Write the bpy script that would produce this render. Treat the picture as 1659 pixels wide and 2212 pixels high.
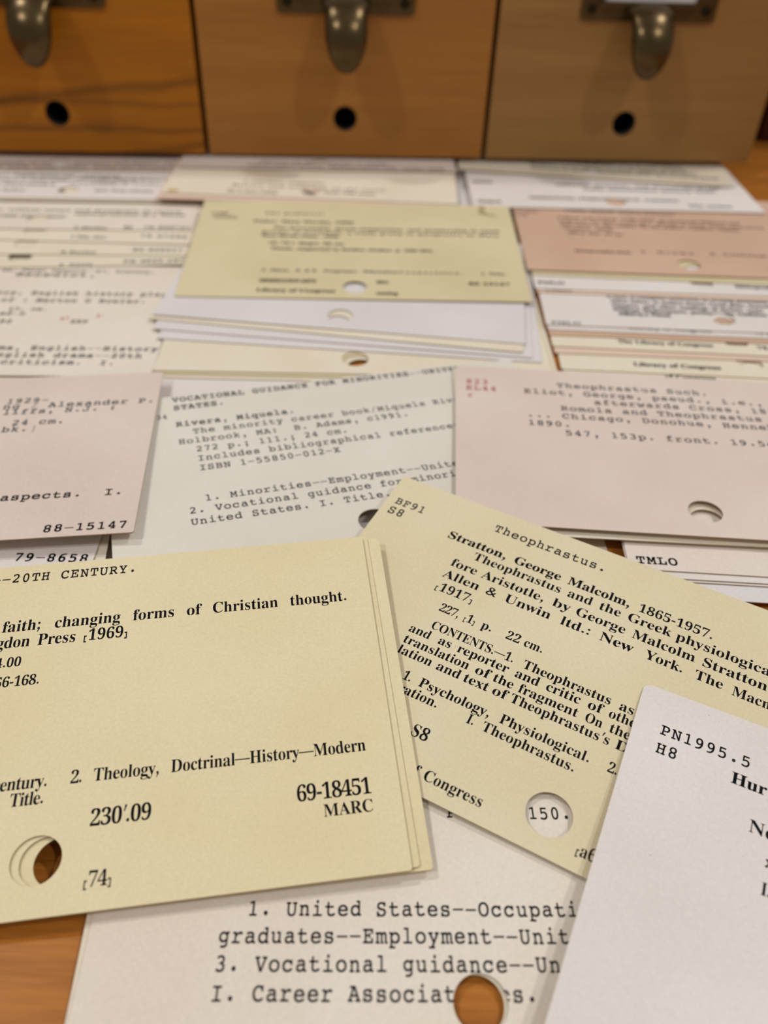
import bpy, bmesh, math, random
from mathutils import Matrix, Vector
from mathutils.geometry import tessellate_polygon

S = 0.001                      # all measures below are millimetres, the scene is in metres
SC = bpy.context.scene
COL = SC.collection
for o in list(bpy.data.objects):
    bpy.data.objects.remove(o)

# ------------------------------------------------------------------ camera
PITCH, ROLL, FPX, HCAM = 0.7261, 0.0382, 1817.5, 143.9
cam = bpy.data.cameras.new('camera')
cam_ob = bpy.data.objects.new('camera', cam)
COL.objects.link(cam_ob)
fw = Vector((0, math.cos(PITCH), -math.sin(PITCH)))
up0 = Vector((0, math.sin(PITCH), math.cos(PITCH)))
rt0 = Vector((1, 0, 0))
c_, s_ = math.cos(ROLL), math.sin(ROLL)
rt = c_ * rt0 + s_ * up0
up = -s_ * rt0 + c_ * up0
m = Matrix((rt, up, -fw)).transposed().to_4x4()
m.translation = Vector((0, 0, HCAM * S))
cam_ob.matrix_world = m
cam.sensor_fit = 'HORIZONTAL'
cam.sensor_width = 36.0
cam.lens = FPX / 1659.0 * 36.0
cam.clip_start, cam.clip_end = 0.01, 20
cam.dof.use_dof = True
cam.dof.focus_distance = 0.172
cam.dof.aperture_fstop = 16.0
SC.camera = cam_ob

# ------------------------------------------------------------------ world, lamps, exposure
w = bpy.data.worlds.new('world')
SC.world = w
w.use_nodes = True
w.node_tree.nodes['Background'].inputs[0].default_value = (1.0, 0.975, 0.955, 1)
w.node_tree.nodes['Background'].inputs[1].default_value = 0.27


def lamp(name, loc, power, size, col):
    l = bpy.data.lights.new(name, 'AREA')
    l.shape = 'DISK'
    l.size = size
    l.energy = power
    l.color = col
    o = bpy.data.objects.new(name, l)
    COL.objects.link(o)
    o.location = loc
    d = Vector((0, 0.2, 0)) - Vector(loc)
    o.rotation_euler = d.to_track_quat('-Z', 'Y').to_euler()


lamp('ceiling_lamp', (-0.90, -0.50, 1.62), 6.3, 0.10, (1.0, 0.985, 0.965))
lamp('ceiling_lamp', (0.90, -0.50, 1.62), 6.0, 0.10, (1.0, 0.985, 0.97))
lamp('ceiling_lamp', (-0.90, 0.64, 1.62), 7.4, 0.10, (1.0, 0.985, 0.965))
lamp('ceiling_lamp', (0.90, 0.64, 1.62), 6.9, 0.10, (1.0, 0.985, 0.97))

SC.view_settings.view_transform = 'Standard'
SC.view_settings.look = 'None'
SC.view_settings.gamma = 1.0
SC.view_settings.use_curve_mapping = False
SC.view_settings.exposure = 0.0


# ------------------------------------------------------------------ materials
def srgb(r, g, b):
    f = lambda c: (c / 12.92 if c <= 0.04045 else ((c + 0.055) / 1.055) ** 2.4)
    return tuple(f(v / 255.0) for v in (r, g, b)) + (1.0,)


def mat(name, rgb, rough=0.8, metal=0.0, spec=0.3):
    mt = bpy.data.materials.new(name)
    mt.use_nodes = True
    b = mt.node_tree.nodes['Principled BSDF']
    b.inputs['Base Color'].default_value = srgb(*rgb)
    b.inputs['Roughness'].default_value = rough
    b.inputs['Metallic'].default_value = metal
    b.inputs['Specular IOR Level'].default_value = spec
    return mt, b


def paper(name, rgb, tint):
    """card stock: base colour with slow uneven ageing, fine fibre speckle and a faint tooth"""
    mt, b = mat(name, rgb, 0.85, 0, 0.25)
    nt = mt.node_tree
    N, L = nt.nodes.new, nt.links.new
    tc = N('ShaderNodeTexCoord')
    oi = N('ShaderNodeObjectInfo')
    ad = N('ShaderNodeVectorMath'); ad.operation = 'ADD'
    sc = N('ShaderNodeVectorMath'); sc.operation = 'SCALE'; sc.inputs['Scale'].default_value = 3.0
    cb = N('ShaderNodeCombineXYZ')
    for k in range(3):
        L(oi.outputs['Random'], cb.inputs[k])
    L(cb.outputs[0], sc.inputs[0]); L(tc.outputs['Object'], ad.inputs[0]); L(sc.outputs[0], ad.inputs[1])
    n1 = N('ShaderNodeTexNoise'); n1.inputs['Scale'].default_value = 28; n1.inputs['Detail'].default_value = 3
    L(ad.outputs[0], n1.inputs['Vector'])
    n2 = N('ShaderNodeTexNoise'); n2.inputs['Scale'].default_value = 1900; n2.inputs['Detail'].default_value = 2
    L(ad.outputs[0], n2.inputs['Vector'])
    r1 = N('ShaderNodeMapRange'); r1.inputs[1].default_value = 0.35; r1.inputs[2].default_value = 0.7
    L(n1.outputs['Fac'], r1.inputs[0])
    mx = N('ShaderNodeMix'); mx.data_type = 'RGBA'
    L(r1.outputs[0], mx.inputs[0])
    mx.inputs[6].default_value = srgb(*rgb)
    mx.inputs[7].default_value = srgb(*tint)
    r2 = N('ShaderNodeMapRange'); r2.inputs[1].default_value = 0.3; r2.inputs[2].default_value = 0.7
    r2.inputs[3].default_value = 0.955; r2.inputs[4].default_value = 1.03
    L(n2.outputs['Fac'], r2.inputs[0])
    mul = N('ShaderNodeVectorMath'); mul.operation = 'SCALE'
    L(mx.outputs[2], mul.inputs[0]); L(r2.outputs[0], mul.inputs['Scale'])
    L(mul.outputs[0], b.inputs['Base Color'])
    bp = N('ShaderNodeBump'); bp.inputs['Strength'].default_value = 0.12; bp.inputs['Distance'].default_value = 0.00005
    L(n2.outputs['Fac'], bp.inputs['Height']); L(bp.outputs[0], b.inputs['Normal'])
    return mt


def wood(name, base, dark, grain_axis='X', scale=1.0, rough=0.38, streak=None, streak_pos=()):
    mt, b = mat(name, base, rough, 0, 0.22)
    nt = mt.node_tree
    N, L = nt.nodes.new, nt.links.new
    tc = N('ShaderNodeTexCoord')
    mp = N('ShaderNodeMapping')
    st = {'X': (6, 90, 90), 'Z': (90, 90, 6), 'Y': (90, 6, 90)}[grain_axis]
    mp.inputs['Scale'].default_value = [v * scale for v in st]
    L(tc.outputs['Object'], mp.inputs[0])
    n = N('ShaderNodeTexNoise'); n.inputs['Scale'].default_value = 1.0
    n.inputs['Detail'].default_value = 6; n.inputs['Roughness'].default_value = 0.62; n.inputs['Distortion'].default_value = 0.6
    L(mp.outputs[0], n.inputs['Vector'])
    mp2 = N('ShaderNodeMapping')
    mp2.inputs['Scale'].default_value = [v * 7 * scale for v in st]
    L(tc.outputs['Object'], mp2.inputs[0])
    n2 = N('ShaderNodeTexNoise'); n2.inputs['Scale'].default_value = 1.0; n2.inputs['Detail'].default_value = 3
    L(mp2.outputs[0], n2.inputs['Vector'])
    av = N('ShaderNodeMath'); av.operation = 'MULTIPLY_ADD'; av.inputs[1].default_value = 0.45
    L(n2.outputs['Fac'], av.inputs[0]); L(n.outputs['Fac'], av.inputs[2])
    r = N('ShaderNodeMapRange'); r.inputs[1].default_value = 0.5; r.inputs[2].default_value = 1.0
    L(av.outputs[0], r.inputs[0])
    mx = N('ShaderNodeMix'); mx.data_type = 'RGBA'
    L(r.outputs[0], mx.inputs[0])
    mx.inputs[6].default_value = srgb(*base)
    mx.inputs[7].default_value = srgb(*dark)
    outc = mx.outputs[2]
    if streak:      # dark mineral lines that run across this board, bent by a slow noise
        sx = N('ShaderNodeSeparateXYZ'); L(tc.outputs['Object'], sx.inputs[0])
        mp3 = N('ShaderNodeMapping'); mp3.inputs['Scale'].default_value = (18, 5, 5)
        L(tc.outputs['Object'], mp3.inputs[0])
        n3 = N('ShaderNodeTexNoise'); n3.inputs['Scale'].default_value = 1.0; n3.inputs['Detail'].default_value = 2
        L(mp3.outputs[0], n3.inputs['Vector'])
        for z0, slope, width, amt in streak_pos:
            a = N('ShaderNodeMath'); a.operation = 'MULTIPLY_ADD'
            L(sx.outputs['X'], a.inputs[0]); a.inputs[1].default_value = -slope; L(sx.outputs['Z'], a.inputs[2])
            b2 = N('ShaderNodeMath'); b2.operation = 'MULTIPLY_ADD'
            L(n3.outputs['Fac'], b2.inputs[0]); b2.inputs[1].default_value = 0.012; L(a.outputs[0], b2.inputs[2])
            c2 = N('ShaderNodeMath'); c2.operation = 'SUBTRACT'; L(b2.outputs[0], c2.inputs[0]); c2.inputs[1].default_value = z0 * S + 0.006
            d2 = N('ShaderNodeMath'); d2.operation = 'ABSOLUTE'; L(c2.outputs[0], d2.inputs[0])
            e2 = N('ShaderNodeMapRange'); L(d2.outputs[0], e2.inputs[0])
            e2.inputs[1].default_value = 0; e2.inputs[2].default_value = width * S
            e2.inputs[3].default_value = amt; e2.inputs[4].default_value = 0
            m2 = N('ShaderNodeMix'); m2.data_type = 'RGBA'
            L(e2.outputs[0], m2.inputs[0]); L(outc, m2.inputs[6]); m2.inputs[7].default_value = srgb(*streak)
            outc = m2.outputs[2]
    L(outc, b.inputs['Base Color'])
    bp = N('ShaderNodeBump'); bp.inputs['Strength'].default_value = 0.08; bp.inputs['Distance'].default_value = 0.0002
    L(n2.outputs['Fac'], bp.inputs['Height']); L(bp.outputs[0], b.inputs['Normal'])
    return mt


def brass(name):
    mt, b = mat(name, (86, 68, 42), 0.25, 0.75, 0.5)
    nt = mt.node_tree
    N, L = nt.nodes.new, nt.links.new
    tc = N('ShaderNodeTexCoord')
    n = N('ShaderNodeTexNoise'); n.inputs['Scale'].default_value = 120; n.inputs['Detail'].default_value = 4
    L(tc.outputs['Object'], n.inputs['Vector'])
    mx = N('ShaderNodeMix'); mx.data_type = 'RGBA'
    L(n.outputs['Fac'], mx.inputs[0])
    mx.inputs[6].default_value = srgb(72, 56, 32); mx.inputs[7].default_value = srgb(98, 80, 48)
    L(mx.outputs[2], b.inputs['Base Color'])
    r = N('ShaderNodeMapRange'); r.inputs[3].default_value = 0.2; r.inputs[4].default_value = 0.34
    L(n.outputs['Fac'], r.inputs[0]); L(r.outputs[0], b.inputs['Roughness'])
    return mt


PAPER = {
    'yellow': paper('paper_yellow', (236, 221, 182), (231, 214, 170)),
    'buff': paper('paper_buff', (232, 219, 184), (226, 210, 172)),
    'olive': paper('paper_olive', (224, 211, 172), (216, 201, 160)),
    'cream': paper('paper_cream', (237, 226, 205), (231, 217, 192)),
    'ivory': paper('paper_ivory', (237, 226, 211), (232, 217, 200)),
    'white': paper('paper_white', (236, 227, 220), (229, 219, 211)),
    'cool': paper('paper_cool_white', (229, 222, 219), (222, 214, 211)),
    'grey': paper('paper_grey_white', (232, 225, 212), (225, 217, 203)),
    'pink': paper('paper_pink', (229, 213, 201), (223, 203, 190)),
    'rose': paper('paper_rose', (233, 207, 188), (228, 199, 178)),
    'tan': paper('paper_tan_pink', (216, 180, 156), (208, 171, 146)),
    'blush': paper('paper_blush', (237, 224, 213), (231, 215, 203)),
}
EDGE, _ = mat('card_edge', (158, 132, 90), 0.9)
INK = {'t': mat('ink_ribbon_grey', (64, 58, 62), 0.75)[0], 'k': mat('ink_black', (28, 24, 32), 0.7)[0], 'g': mat('ink_grey', (92, 86, 84), 0.8)[0],
       'f': mat('ink_faded', (134, 112, 92), 0.8)[0], 'r': mat('ink_red', (226, 104, 112), 0.8)[0],
       'p': mat('ink_purple', (112, 88, 106), 0.8)[0]}
STREAK = ((52, 24, 6))
DRAWER_WOOD = [
    wood('maple_orange', (178, 110, 20), (150, 88, 12), 'X', 1.0, 0.4, (80, 48, 12),
         [(23.0, 0.13, 3.0, 0.55), (20.5, 0.01, 1.8, 0.4), (9.5, 0.01, 2.2, 0.55), (-6, 0.16, 3, 0.5)]),
    wood('maple_honey', (172, 116, 54), (154, 98, 40), 'X', 0.7, 0.4),
    wood('maple_pale', (162, 120, 68), (142, 102, 54), 'X', 0.7, 0.4)]
DRAWER_INNER = wood('drawer_side_wood', (120, 72, 36), (92, 52, 24), 'Y', 0.8, 0.5)
TABLE_WOOD = wood('table_maple', (196, 124, 48), (148, 86, 26), 'X', 2.6, 0.42)
RED_WOOD = wood('mahogany', (74, 24, 12), (48, 14, 8), 'X', 1.0, 0.4)
BRASS = brass('aged_brass')
SCREW, _ = mat('screw_metal', (44, 36, 22), 0.45, 0.8)
BLACK, _ = mat('hole_shade_black', (16, 12, 10), 0.6)  # flat black standing in for the shade inside the drawer holes
LABEL = PAPER['cool']


# ------------------------------------------------------------------ mesh helpers
def link(name, me, parent=None, mats=()):
    for k in mats:
        me.materials.append(k)
    o = bpy.data.objects.new(name, me)
    COL.objects.link(o)
    if parent:
        o.parent = parent
    return o


def tag(o, label, cat, group=None):
    o['label'] = label
    o['category'] = cat
    if group:
        o['group'] = group
    return o


def empty(name, loc=(0, 0, 0), rz=0):
    o = bpy.data.objects.new(name, None)
    o.empty_display_size = 0.02
    COL.objects.link(o)
    o.location = [v * S for v in loc]
    o.rotation_euler = (0, 0, rz)
    return o


def slab(outer, holes, z0, z1, plane='XY'):
    """flat plate with round holes: outline polygons (mm) given thickness; slot 0 faces, slot 1 rims"""
    loops = [outer] + holes
    flat = [p for l in loops for p in l]
    tris = tessellate_polygon([[Vector((x, y, 0)) for x, y in l] for l in loops])
    n = len(flat)
    conv = (lambda x, y, z: (x * S, y * S, z * S)) if plane == 'XY' else (lambda x, y, z: (x * S, -z * S, y * S))
    vs = [conv(x, y, z1) for x, y in flat] + [conv(x, y, z0) for x, y in flat]
    fs, mi = [], []
    for a, b, c in tris:
        fs.append((a, b, c)); mi.append(0)
        fs.append((c + n, b + n, a + n)); mi.append(0)
    k = 0
    for l in loops:
        for i in range(len(l)):
            a, b = k + i, k + (i + 1) % len(l)
            fs.append((a, a + n, b + n, b)); mi.append(1)
        k += len(l)
    me = bpy.data.meshes.new('plate')
    me.from_pydata(vs, [], fs)
    me.polygons.foreach_set('material_index', mi)
    bm = bmesh.new(); bm.from_mesh(me)
    bmesh.ops.recalc_face_normals(bm, faces=bm.faces)
    bm.to_mesh(me); bm.free()
    return me


def rrect(x0, y0, x1, y1, r, n=4):
    pts = []
    for cx, cy, a0 in ((x1 - r, y1 - r, 0), (x0 + r, y1 - r, 90), (x0 + r, y0 + r, 180), (x1 - r, y0 + r, 270)):
        for i in range(n + 1):
            a = math.radians(a0 + 90 * i / n)
            pts.append((cx + r * math.cos(a), cy + r * math.sin(a)))
    return pts


def circle(cx, cy, r, n=40):
    return [(cx + r * math.cos(2 * math.pi * i / n), cy + r * math.sin(2 * math.pi * i / n)) for i in range(n)]


def box(x0, y0, z0, x1, y1, z1, bevel=0.0, seg=2):
    bm = bmesh.new()
    bmesh.ops.create_cube(bm, size=1)
    for v in bm.verts:
        v.co = Vector((x0 + (v.co.x + .5) * (x1 - x0), y0 + (v.co.y + .5) * (y1 - y0), z0 + (v.co.z + .5) * (z1 - z0))) * S
    if bevel:
        bmesh.ops.bevel(bm, geom=list(bm.edges), offset=bevel * S, segments=seg, affect='EDGES', profile=0.5)
    me = bpy.data.meshes.new('box')
    bm.to_mesh(me); bm.free()
    return me


def loft(rings, cap=True):
    vs, fs = [], []
    n = len(rings[0])
    for r in rings:
        vs += [tuple(c * S for c in p) for p in r]
    for i in range(len(rings) - 1):
        for j in range(n):
            a, b = i * n + j, i * n + (j + 1) % n
            fs.append((a, b, b + n, a + n))
    if cap:
        fs.append(tuple(range(n)))
        fs.append(tuple((len(rings) - 1) * n + j for j in range(n)))
    me = bpy.data.meshes.new('loft')
    me.from_pydata(vs, [], fs)
    bm = bmesh.new(); bm.from_mesh(me)
    bmesh.ops.recalc_face_normals(bm, faces=bm.faces)
    bm.to_mesh(me); bm.free()
    for p in me.polygons:
        p.use_smooth = True
    return me


# ------------------------------------------------------------------ lettering
THICK = {'m': 0.012, 'M': 0.021, 's': 0.010, 'b': 0.006, 'B': 0.028}      # ribbon ink spreads: each stroke is struck four times, slightly apart
# the glyphs come from Blender's own built-in font (its mathematical bold and typewriter alphabets)
FB = {'m': (0x1d670, 0x1d68a, 0x1d7f6, 0.0), 'M': (0x1d670, 0x1d68a, 0x1d7f6, 0.0),
      's': (0x1d400, 0x1d41a, 0x1d7ce, -0.010), 'b': (0x1d400, 0x1d41a, 0x1d7ce, 0.002), 'B': (0x1d400, 0x1d41a, 0x1d7ce, 0.0)}
GL = {}


def mchar(st, ch):
    U, Lw, Dg, _o = FB[st]
    if 'A' <= ch <= 'Z':
        return chr(U + ord(ch) - 65)
    if 'a' <= ch <= 'z':
        return chr(Lw + ord(ch) - 97)
    if '0' <= ch <= '9':
        return chr(Dg + ord(ch) - 48)
    return ch


def sheet(items, off):
    """one text object, one glyph group per line -> list of (verts, faces) on a common baseline"""
    c = bpy.data.curves.new('glyph', 'FONT')
    c.body = '\n'.join(['H', 'H'] + items)
    c.size = 1.0
    c.space_line = 3.0
    c.offset = off
    c.resolution_u = 3
    o = bpy.data.objects.new('glyph', c)
    COL.objects.link(o)
    bpy.context.view_layer.update()
    ev = o.evaluated_get(bpy.context.evaluated_depsgraph_get())
    me = ev.to_mesh()
    co = [(v.co.x, v.co.y) for v in me.vertices]
    ys = sorted(y for x, y in co)
    first = [y for y in ys if y > -0.8]
    base0 = min(first)
    second = [y for y in ys if -4.6 < y < -0.9]
    pitch = base0 - min(second)
    out = [([], [], {}) for _ in range(len(items) + 2)]
    for p in me.polygons:
        vi = list(p.vertices)
        k = int(round((0.3 - sum(co[i][1] for i in vi) / len(vi) + base0) / pitch))
        vs, fs, mp = out[k]
        for i in vi:
            if i not in mp:
                mp[i] = len(vs)
                vs.append((co[i][0], co[i][1] + k * pitch - base0))
        fs.append(tuple(mp[i] for i in vi))
    ev.to_mesh_clear()
    bpy.data.objects.remove(o)
    bpy.data.curves.remove(c)
    return [(v, f) for v, f, _ in out]


def build_glyphs(need):
    for st in sorted({a for a, b in need}):
        off = FB[st][3]
        chs = sorted(ch for s2, ch in need if s2 == st and (ch.isalnum() or ch == '&'))
        g1 = sheet([mchar(st, ch) for ch in chs], off)
        g2 = sheet([mchar(st, ch) + mchar(st, 'H') for ch in chs], off)
        mh = sheet([mchar(st, 'H')], off)[2][0]
        hx, hh = max(x for x, y in mh), max(y for x, y in mh)
        GL[st, 'cap'] = hh
        q = THICK.get(st, 0)
        for k, ch in enumerate(chs):
            vs, fs = g1[k + 2]
            adv = max(x for x, y in g2[k + 2][0]) - hx
            if q:
                n = len(vs)
                fs = [tuple(i + r * n for i in f) for r in range(4) for f in fs]
                vs = [(x + dx, y + dy) for dx, dy in ((-q, -q), (q, -q), (q, q), (-q, q)) for x, y in vs]
            GL[st, ch] = (vs, fs, adv)
        for s2, ch in need:
            if s2 == st and (st, ch) not in GL:
                GL[st, ch] = punct(st, ch, hh)


def poly(pts):
    return pts, [tuple(range(len(pts)))]


def bar(x0, y0, x1, y1):
    return [(x0, y0), (x1, y0), (x1, y1), (x0, y1)]


def merge(*parts):
    vs, fs = [], []
    for p in parts:
        k = len(vs)
        vs += p
        fs.append(tuple(range(k, k + len(p))))
    return vs, fs


def dot(x, y, r, n=10):
    return [(x + r * math.cos(2 * math.pi * i / n), y + r * math.sin(2 * math.pi * i / n)) for i in range(n)]


def punct(st, ch, cap):
    mono = st in 'mM'
    A = 0.6 if mono else 0.28
    r = 0.108 if mono else (0.078 if st == 's' else 0.09)
    t = 0.055 if mono else 0.075
    c = A / 2
    tail = [(c - r * .2, -r * .2), (c + r, r * .9), (c + r * .9, -r * .2), (c - r * .6, -r * 2.4), (c - r * .9, -r * 2.1)]
    if ch == '.':
        return (*merge(dot(c, r, r)), A)
    if ch == ',':
        return (*merge(dot(c, r, r), tail), A)
    if ch == ':':
        return (*merge(dot(c, r, r), dot(c, 0.4, r)), A)
    if ch == ';':
        return (*merge(dot(c, r, r), tail, dot(c, 0.4, r)), A)
    if ch == '-':
        if mono:
            return (*merge(bar(0.055, .235, .545, .235 + t * 1.5)), A)
        return (*merge(bar(0.04, .2, .30, .2 + t * 1.5)), .34)
    if ch == '~':
        return (*merge(bar(-0.02, .235, .92, .235 + t * .9)), .9)
    if ch == "'":
        return (*merge([(c - .05, cap * .68), (c + .0, cap * .68), (c + .11, cap * 1.1), (c + .0, cap * 1.1)]), A * .8)
    if ch in '[]':
        x = 0.06 if ch == '[' else A - .06
        d = 1 if ch == '[' else -1
        return (*merge(bar(min(x, x + d * t), -.12, max(x, x + d * t), .30), bar(min(x, x + d * .17), -.12, max(x, x + d * .17), -.12 + t),
                       bar(min(x, x + d * .17), .30 - t, max(x, x + d * .17), .30)), A + .02)
    if ch == '/':
        return (*merge([(c - .2, -.08), (c - .2 + t * 1.3, -.08), (c + .2, cap + .08), (c + .2 - t * 1.3, cap + .08)]), A)
    if ch in '()':
        d = -1 if ch == '(' else 1
        pts = [(c + d * (.10 * math.cos(a)) - d * .02, cap * .42 + .42 * math.sin(a)) for a in [math.radians(-75 + 15 * i) for i in range(11)]]
        pts += [(c + d * (.10 * math.cos(a) - t) - d * .02, cap * .42 + .42 * math.sin(a)) for a in [math.radians(75 - 15 * i) for i in range(11)]]
        return (*merge(pts), A)
    return ([], [], A)


def write(lines, z):
    """lines -> {ink: mesh data} in card millimetres (origin at the card's centre)"""
    res = {}
    rows = []
    for st, ink, cap, txt, u0, v0, u1, v1 in lines:        # words of one printed row share one baseline
        v = (v0 + v1) / 2
        rows.append([st, ink, cap, txt, u0, v, u1])
    pr = [r for r in rows if r[0] in 'sbB']
    for r in sorted(pr, key=lambda q: q[5]):
        same = [q[5] for q in pr if abs(q[5] - r[5]) < 0.45]
        r.append(sum(same) / len(same))
    rng = random.Random(7)
    for r in rows:
        st, ink, cap, txt, u0, v, u1 = r[:7]
        base = r[7] if len(r) > 7 else v
        vs, fs = res.setdefault(ink, ([], []))
        if st in 'mM':
            pitch = (u1 - u0) / len(txt)
            em = pitch / 0.6
            sy = (cap or min(2.35, max(1.95, pitch * 1.03))) / GL[st, 'cap']
            for i, ch in enumerate(txt):
                if ch == ' ':
                    continue
                gv, gf, adv = GL[st, ch]
                gx = 0.9 if ch not in '-' else 1.0
                off = u0 + i * pitch + (0.6 - adv * gx) / 2 * em
                dv = rng.uniform(-.04, .04)
                k = len(vs)
                vs += [(off + x * em * gx, base + dv + y * sy) for x, y in gv]
                fs += [tuple(q + k for q in f) for f in gf]
        else:
            sy = cap / GL[st, 'cap']
            tot = sum(GL[st, ch][2] if ch != ' ' else 0.3 for ch in txt) * sy
            kx = (u1 - u0) / tot
            gx = min(1.15, max(0.8, kx))
            sp = ((u1 - u0) - tot * gx) / max(1, len(txt))
            x0 = u0
            for ch in txt:
                if ch == ' ':
                    x0 += 0.3 * sy * gx + sp
                    continue
                gv, gf, adv = GL[st, ch]
                k = len(vs)
                vs += [(x0 + x * sy * gx, base + y * sy) for x, y in gv]
                fs += [tuple(q + k for q in f) for f in gf]
                x0 += adv * sy * gx + sp
    out = {}
    for ink, (vs, fs) in res.items():
        # print stops at the card's edge and at its punched hole
        keep = []
        for f in fs:
            cx = sum(vs[q][0] for q in f) / len(f); cy = sum(vs[q][1] for q in f) / len(f)
            if all(0.3 < vs[q][0] < 124.7 and 0.3 < vs[q][1] < 74.7 for q in f) and math.hypot(cx - 62.5, cy - 8.8) > 4.3:
                keep.append(f)
        me = bpy.data.meshes.new('lettering')
        me.from_pydata([((x - 62.5) * S, (y - 37.5) * S, z * S) for x, y in vs], [], keep)
        bm = bmesh.new(); bm.from_mesh(me)
        bmesh.ops.delete(bm, geom=[q for q in bm.verts if not q.link_faces], context='VERTS')
        for f in bm.faces:
            if f.normal.z < 0:
                f.normal_flip()
        bm.to_mesh(me); bm.free()
        out[ink] = me
    return out

CARDS = {
  'L8': (-139.98, 241.94, 0.40, 0.0800, 0.0000, -0.0000),
  'L11': (-161.23, 327.33, 0.40, 0.1593, 0.0000, -0.0000),
  'R12': (135.62, 270.36, 0.34, -0.0139, -0.0000, 0.0000),
  'T0': (-9.06, 179.63, 0.50, 0.0651, 0.0000, -0.0000),
  'W': (-9.55, 190.96, 0.84, 0.0566, -0.0000, -0.0005),
  'L7': (-137.69, 253.37, 1.26, 0.0531, 0.0001, 0.0030),
  'L10': (-130.54, 157.20, 3.00, 0.1391, -0.0000, 0.0000),
  'L9': (-130.50, 163.14, 3.50, 0.0274, 0.0000, -0.0000),
  'L6': (-143.73, 325.11, 2.07, 0.1210, 0.0013, 0.0084),
  'L5': (-143.31, 335.32, 2.51, 0.0647, 0.0009, 0.0082),
  'L4': (-142.26, 346.57, 3.01, 0.0210, 0.0018, 0.0084),
  'L3': (-145.19, 355.93, 3.51, 0.0622, 0.0010, 0.0086),
  'M9': (-9.91, 258.34, 1.15, 0.0284, 0.0000, 0.0000),
  'M8': (-11.30, 260.21, 1.48, 0.0346, 0.0000, -0.0000),
  'M7': (-12.11, 261.71, 1.83, 0.0373, -0.0002, 0.0002),
  'M5': (-11.88, 275.04, 2.47, -0.0472, -0.0000, 0.0080),
  'M4': (-13.57, 278.66, 2.93, -0.0745, -0.0000, 0.0100),
  'M3': (-15.22, 282.74, 3.46, -0.1030, 0.0008, 0.0127),
  'M2': (-15.04, 286.10, 4.04, -0.0812, -0.0003, 0.0161),
  'R11': (118.61, 267.02, 0.67, -0.0173, -0.0000, -0.0000),
  'R10': (117.97, 269.68, 1.12, -0.0141, 0.0001, 0.0029),
  'R9': (116.61, 279.69, 1.53, -0.0018, -0.0000, 0.0040),
  'R8': (116.77, 282.43, 1.93, -0.0177, 0.0003, 0.0047),
  'R7': (115.99, 289.86, 2.37, -0.0039, -0.0000, 0.0060),
  'R6': (115.98, 292.71, 2.76, -0.0076, -0.0000, 0.0070),
  'R5': (115.31, 295.53, 3.17, -0.0013, -0.0004, 0.0063),
  'R4b': (114.69, 318.10, 3.74, 0.0005, 0.0000, 0.0080),
  'R4': (113.77, 320.66, 4.11, 0.0084, 0.0000, 0.0080),
  'R3': (114.49, 329.68, 4.54, -0.0112, -0.0000, 0.0080),
  'R2': (112.16, 333.34, 5.09, 0.0087, -0.0010, 0.0043),
  'M1w': (-14.25, 367.52, 2.50, -0.0319, -0.0000, -0.0000),
  'M': (-14.50, 305.71, 6.47, 0.0363, 0.0052, 0.0567),
  'L2': (-146.14, 381.67, 4.26, 0.0562, 0.0000, -0.0040),
  'L1': (-140.83, 383.33, 4.62, 0.0569, 0.0000, -0.0050),
  'L0': (-155.62, 413.92, 4.84, 0.0924, 0.0000, -0.0100),
  'M1b': (-37.82, 383.93, 5.91, 0.0181, 0.0000, -0.0200),
  'M1': (-36.31, 387.89, 6.18, 0.0007, 0.0000, -0.0200),
  'M0': (-37.38, 421.73, 5.96, 0.0552, 0.0000, -0.0300),
  'R1': (93.73, 391.37, 5.39, 0.0407, 0.0000, -0.0120),
  'R0': (92.79, 426.36, 5.43, -0.0716, -0.0000, -0.0200),
  'T4': (123.07, 169.59, 2.30, -0.0292, 0.0000, 0.0000),
  'T3': (122.64, 174.56, 2.70, -0.0284, 0.0000, 0.0000),
  'T2': (121.70, 175.17, 3.10, -0.0264, 0.0000, 0.0000),
  'T1': (122.23, 176.86, 3.50, -0.0326, -0.0000, -0.0000),
  'V': (-10.39, 181.19, 4.17, 0.2940, -0.0147, -0.0153),
  'D2': (81.53, 186.90, 4.42, -0.0205, 0.0000, -0.0100),
  'D': (81.50, 187.56, 5.60, -0.0381, 0.0043, -0.0277),
  'E': (-125.09, 170.80, 6.10, 0.1341, 0.0107, -0.0470),
  'C2': (15.31, 75.57, 2.50, 0.0662, 0.0080, 0.0420),
  'C': (16.91, 75.72, 3.03, 0.0295, 0.0094, 0.0428),
  'B': (44.51, 103.95, 6.20, -0.4518, -0.0256, 0.0555),
  'A3': (-56.91, 93.75, 6.59, 0.1547, 0.0211, 0.0910),
  'A2': (-59.32, 93.48, 6.99, 0.1617, 0.0208, 0.0893),
  'A': (-60.54, 92.86, 7.42, 0.1572, 0.0224, 0.0906),
  'N': (96.09, 46.16, 5.93, -0.4151, -0.0093, 0.0038),
}
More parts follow.
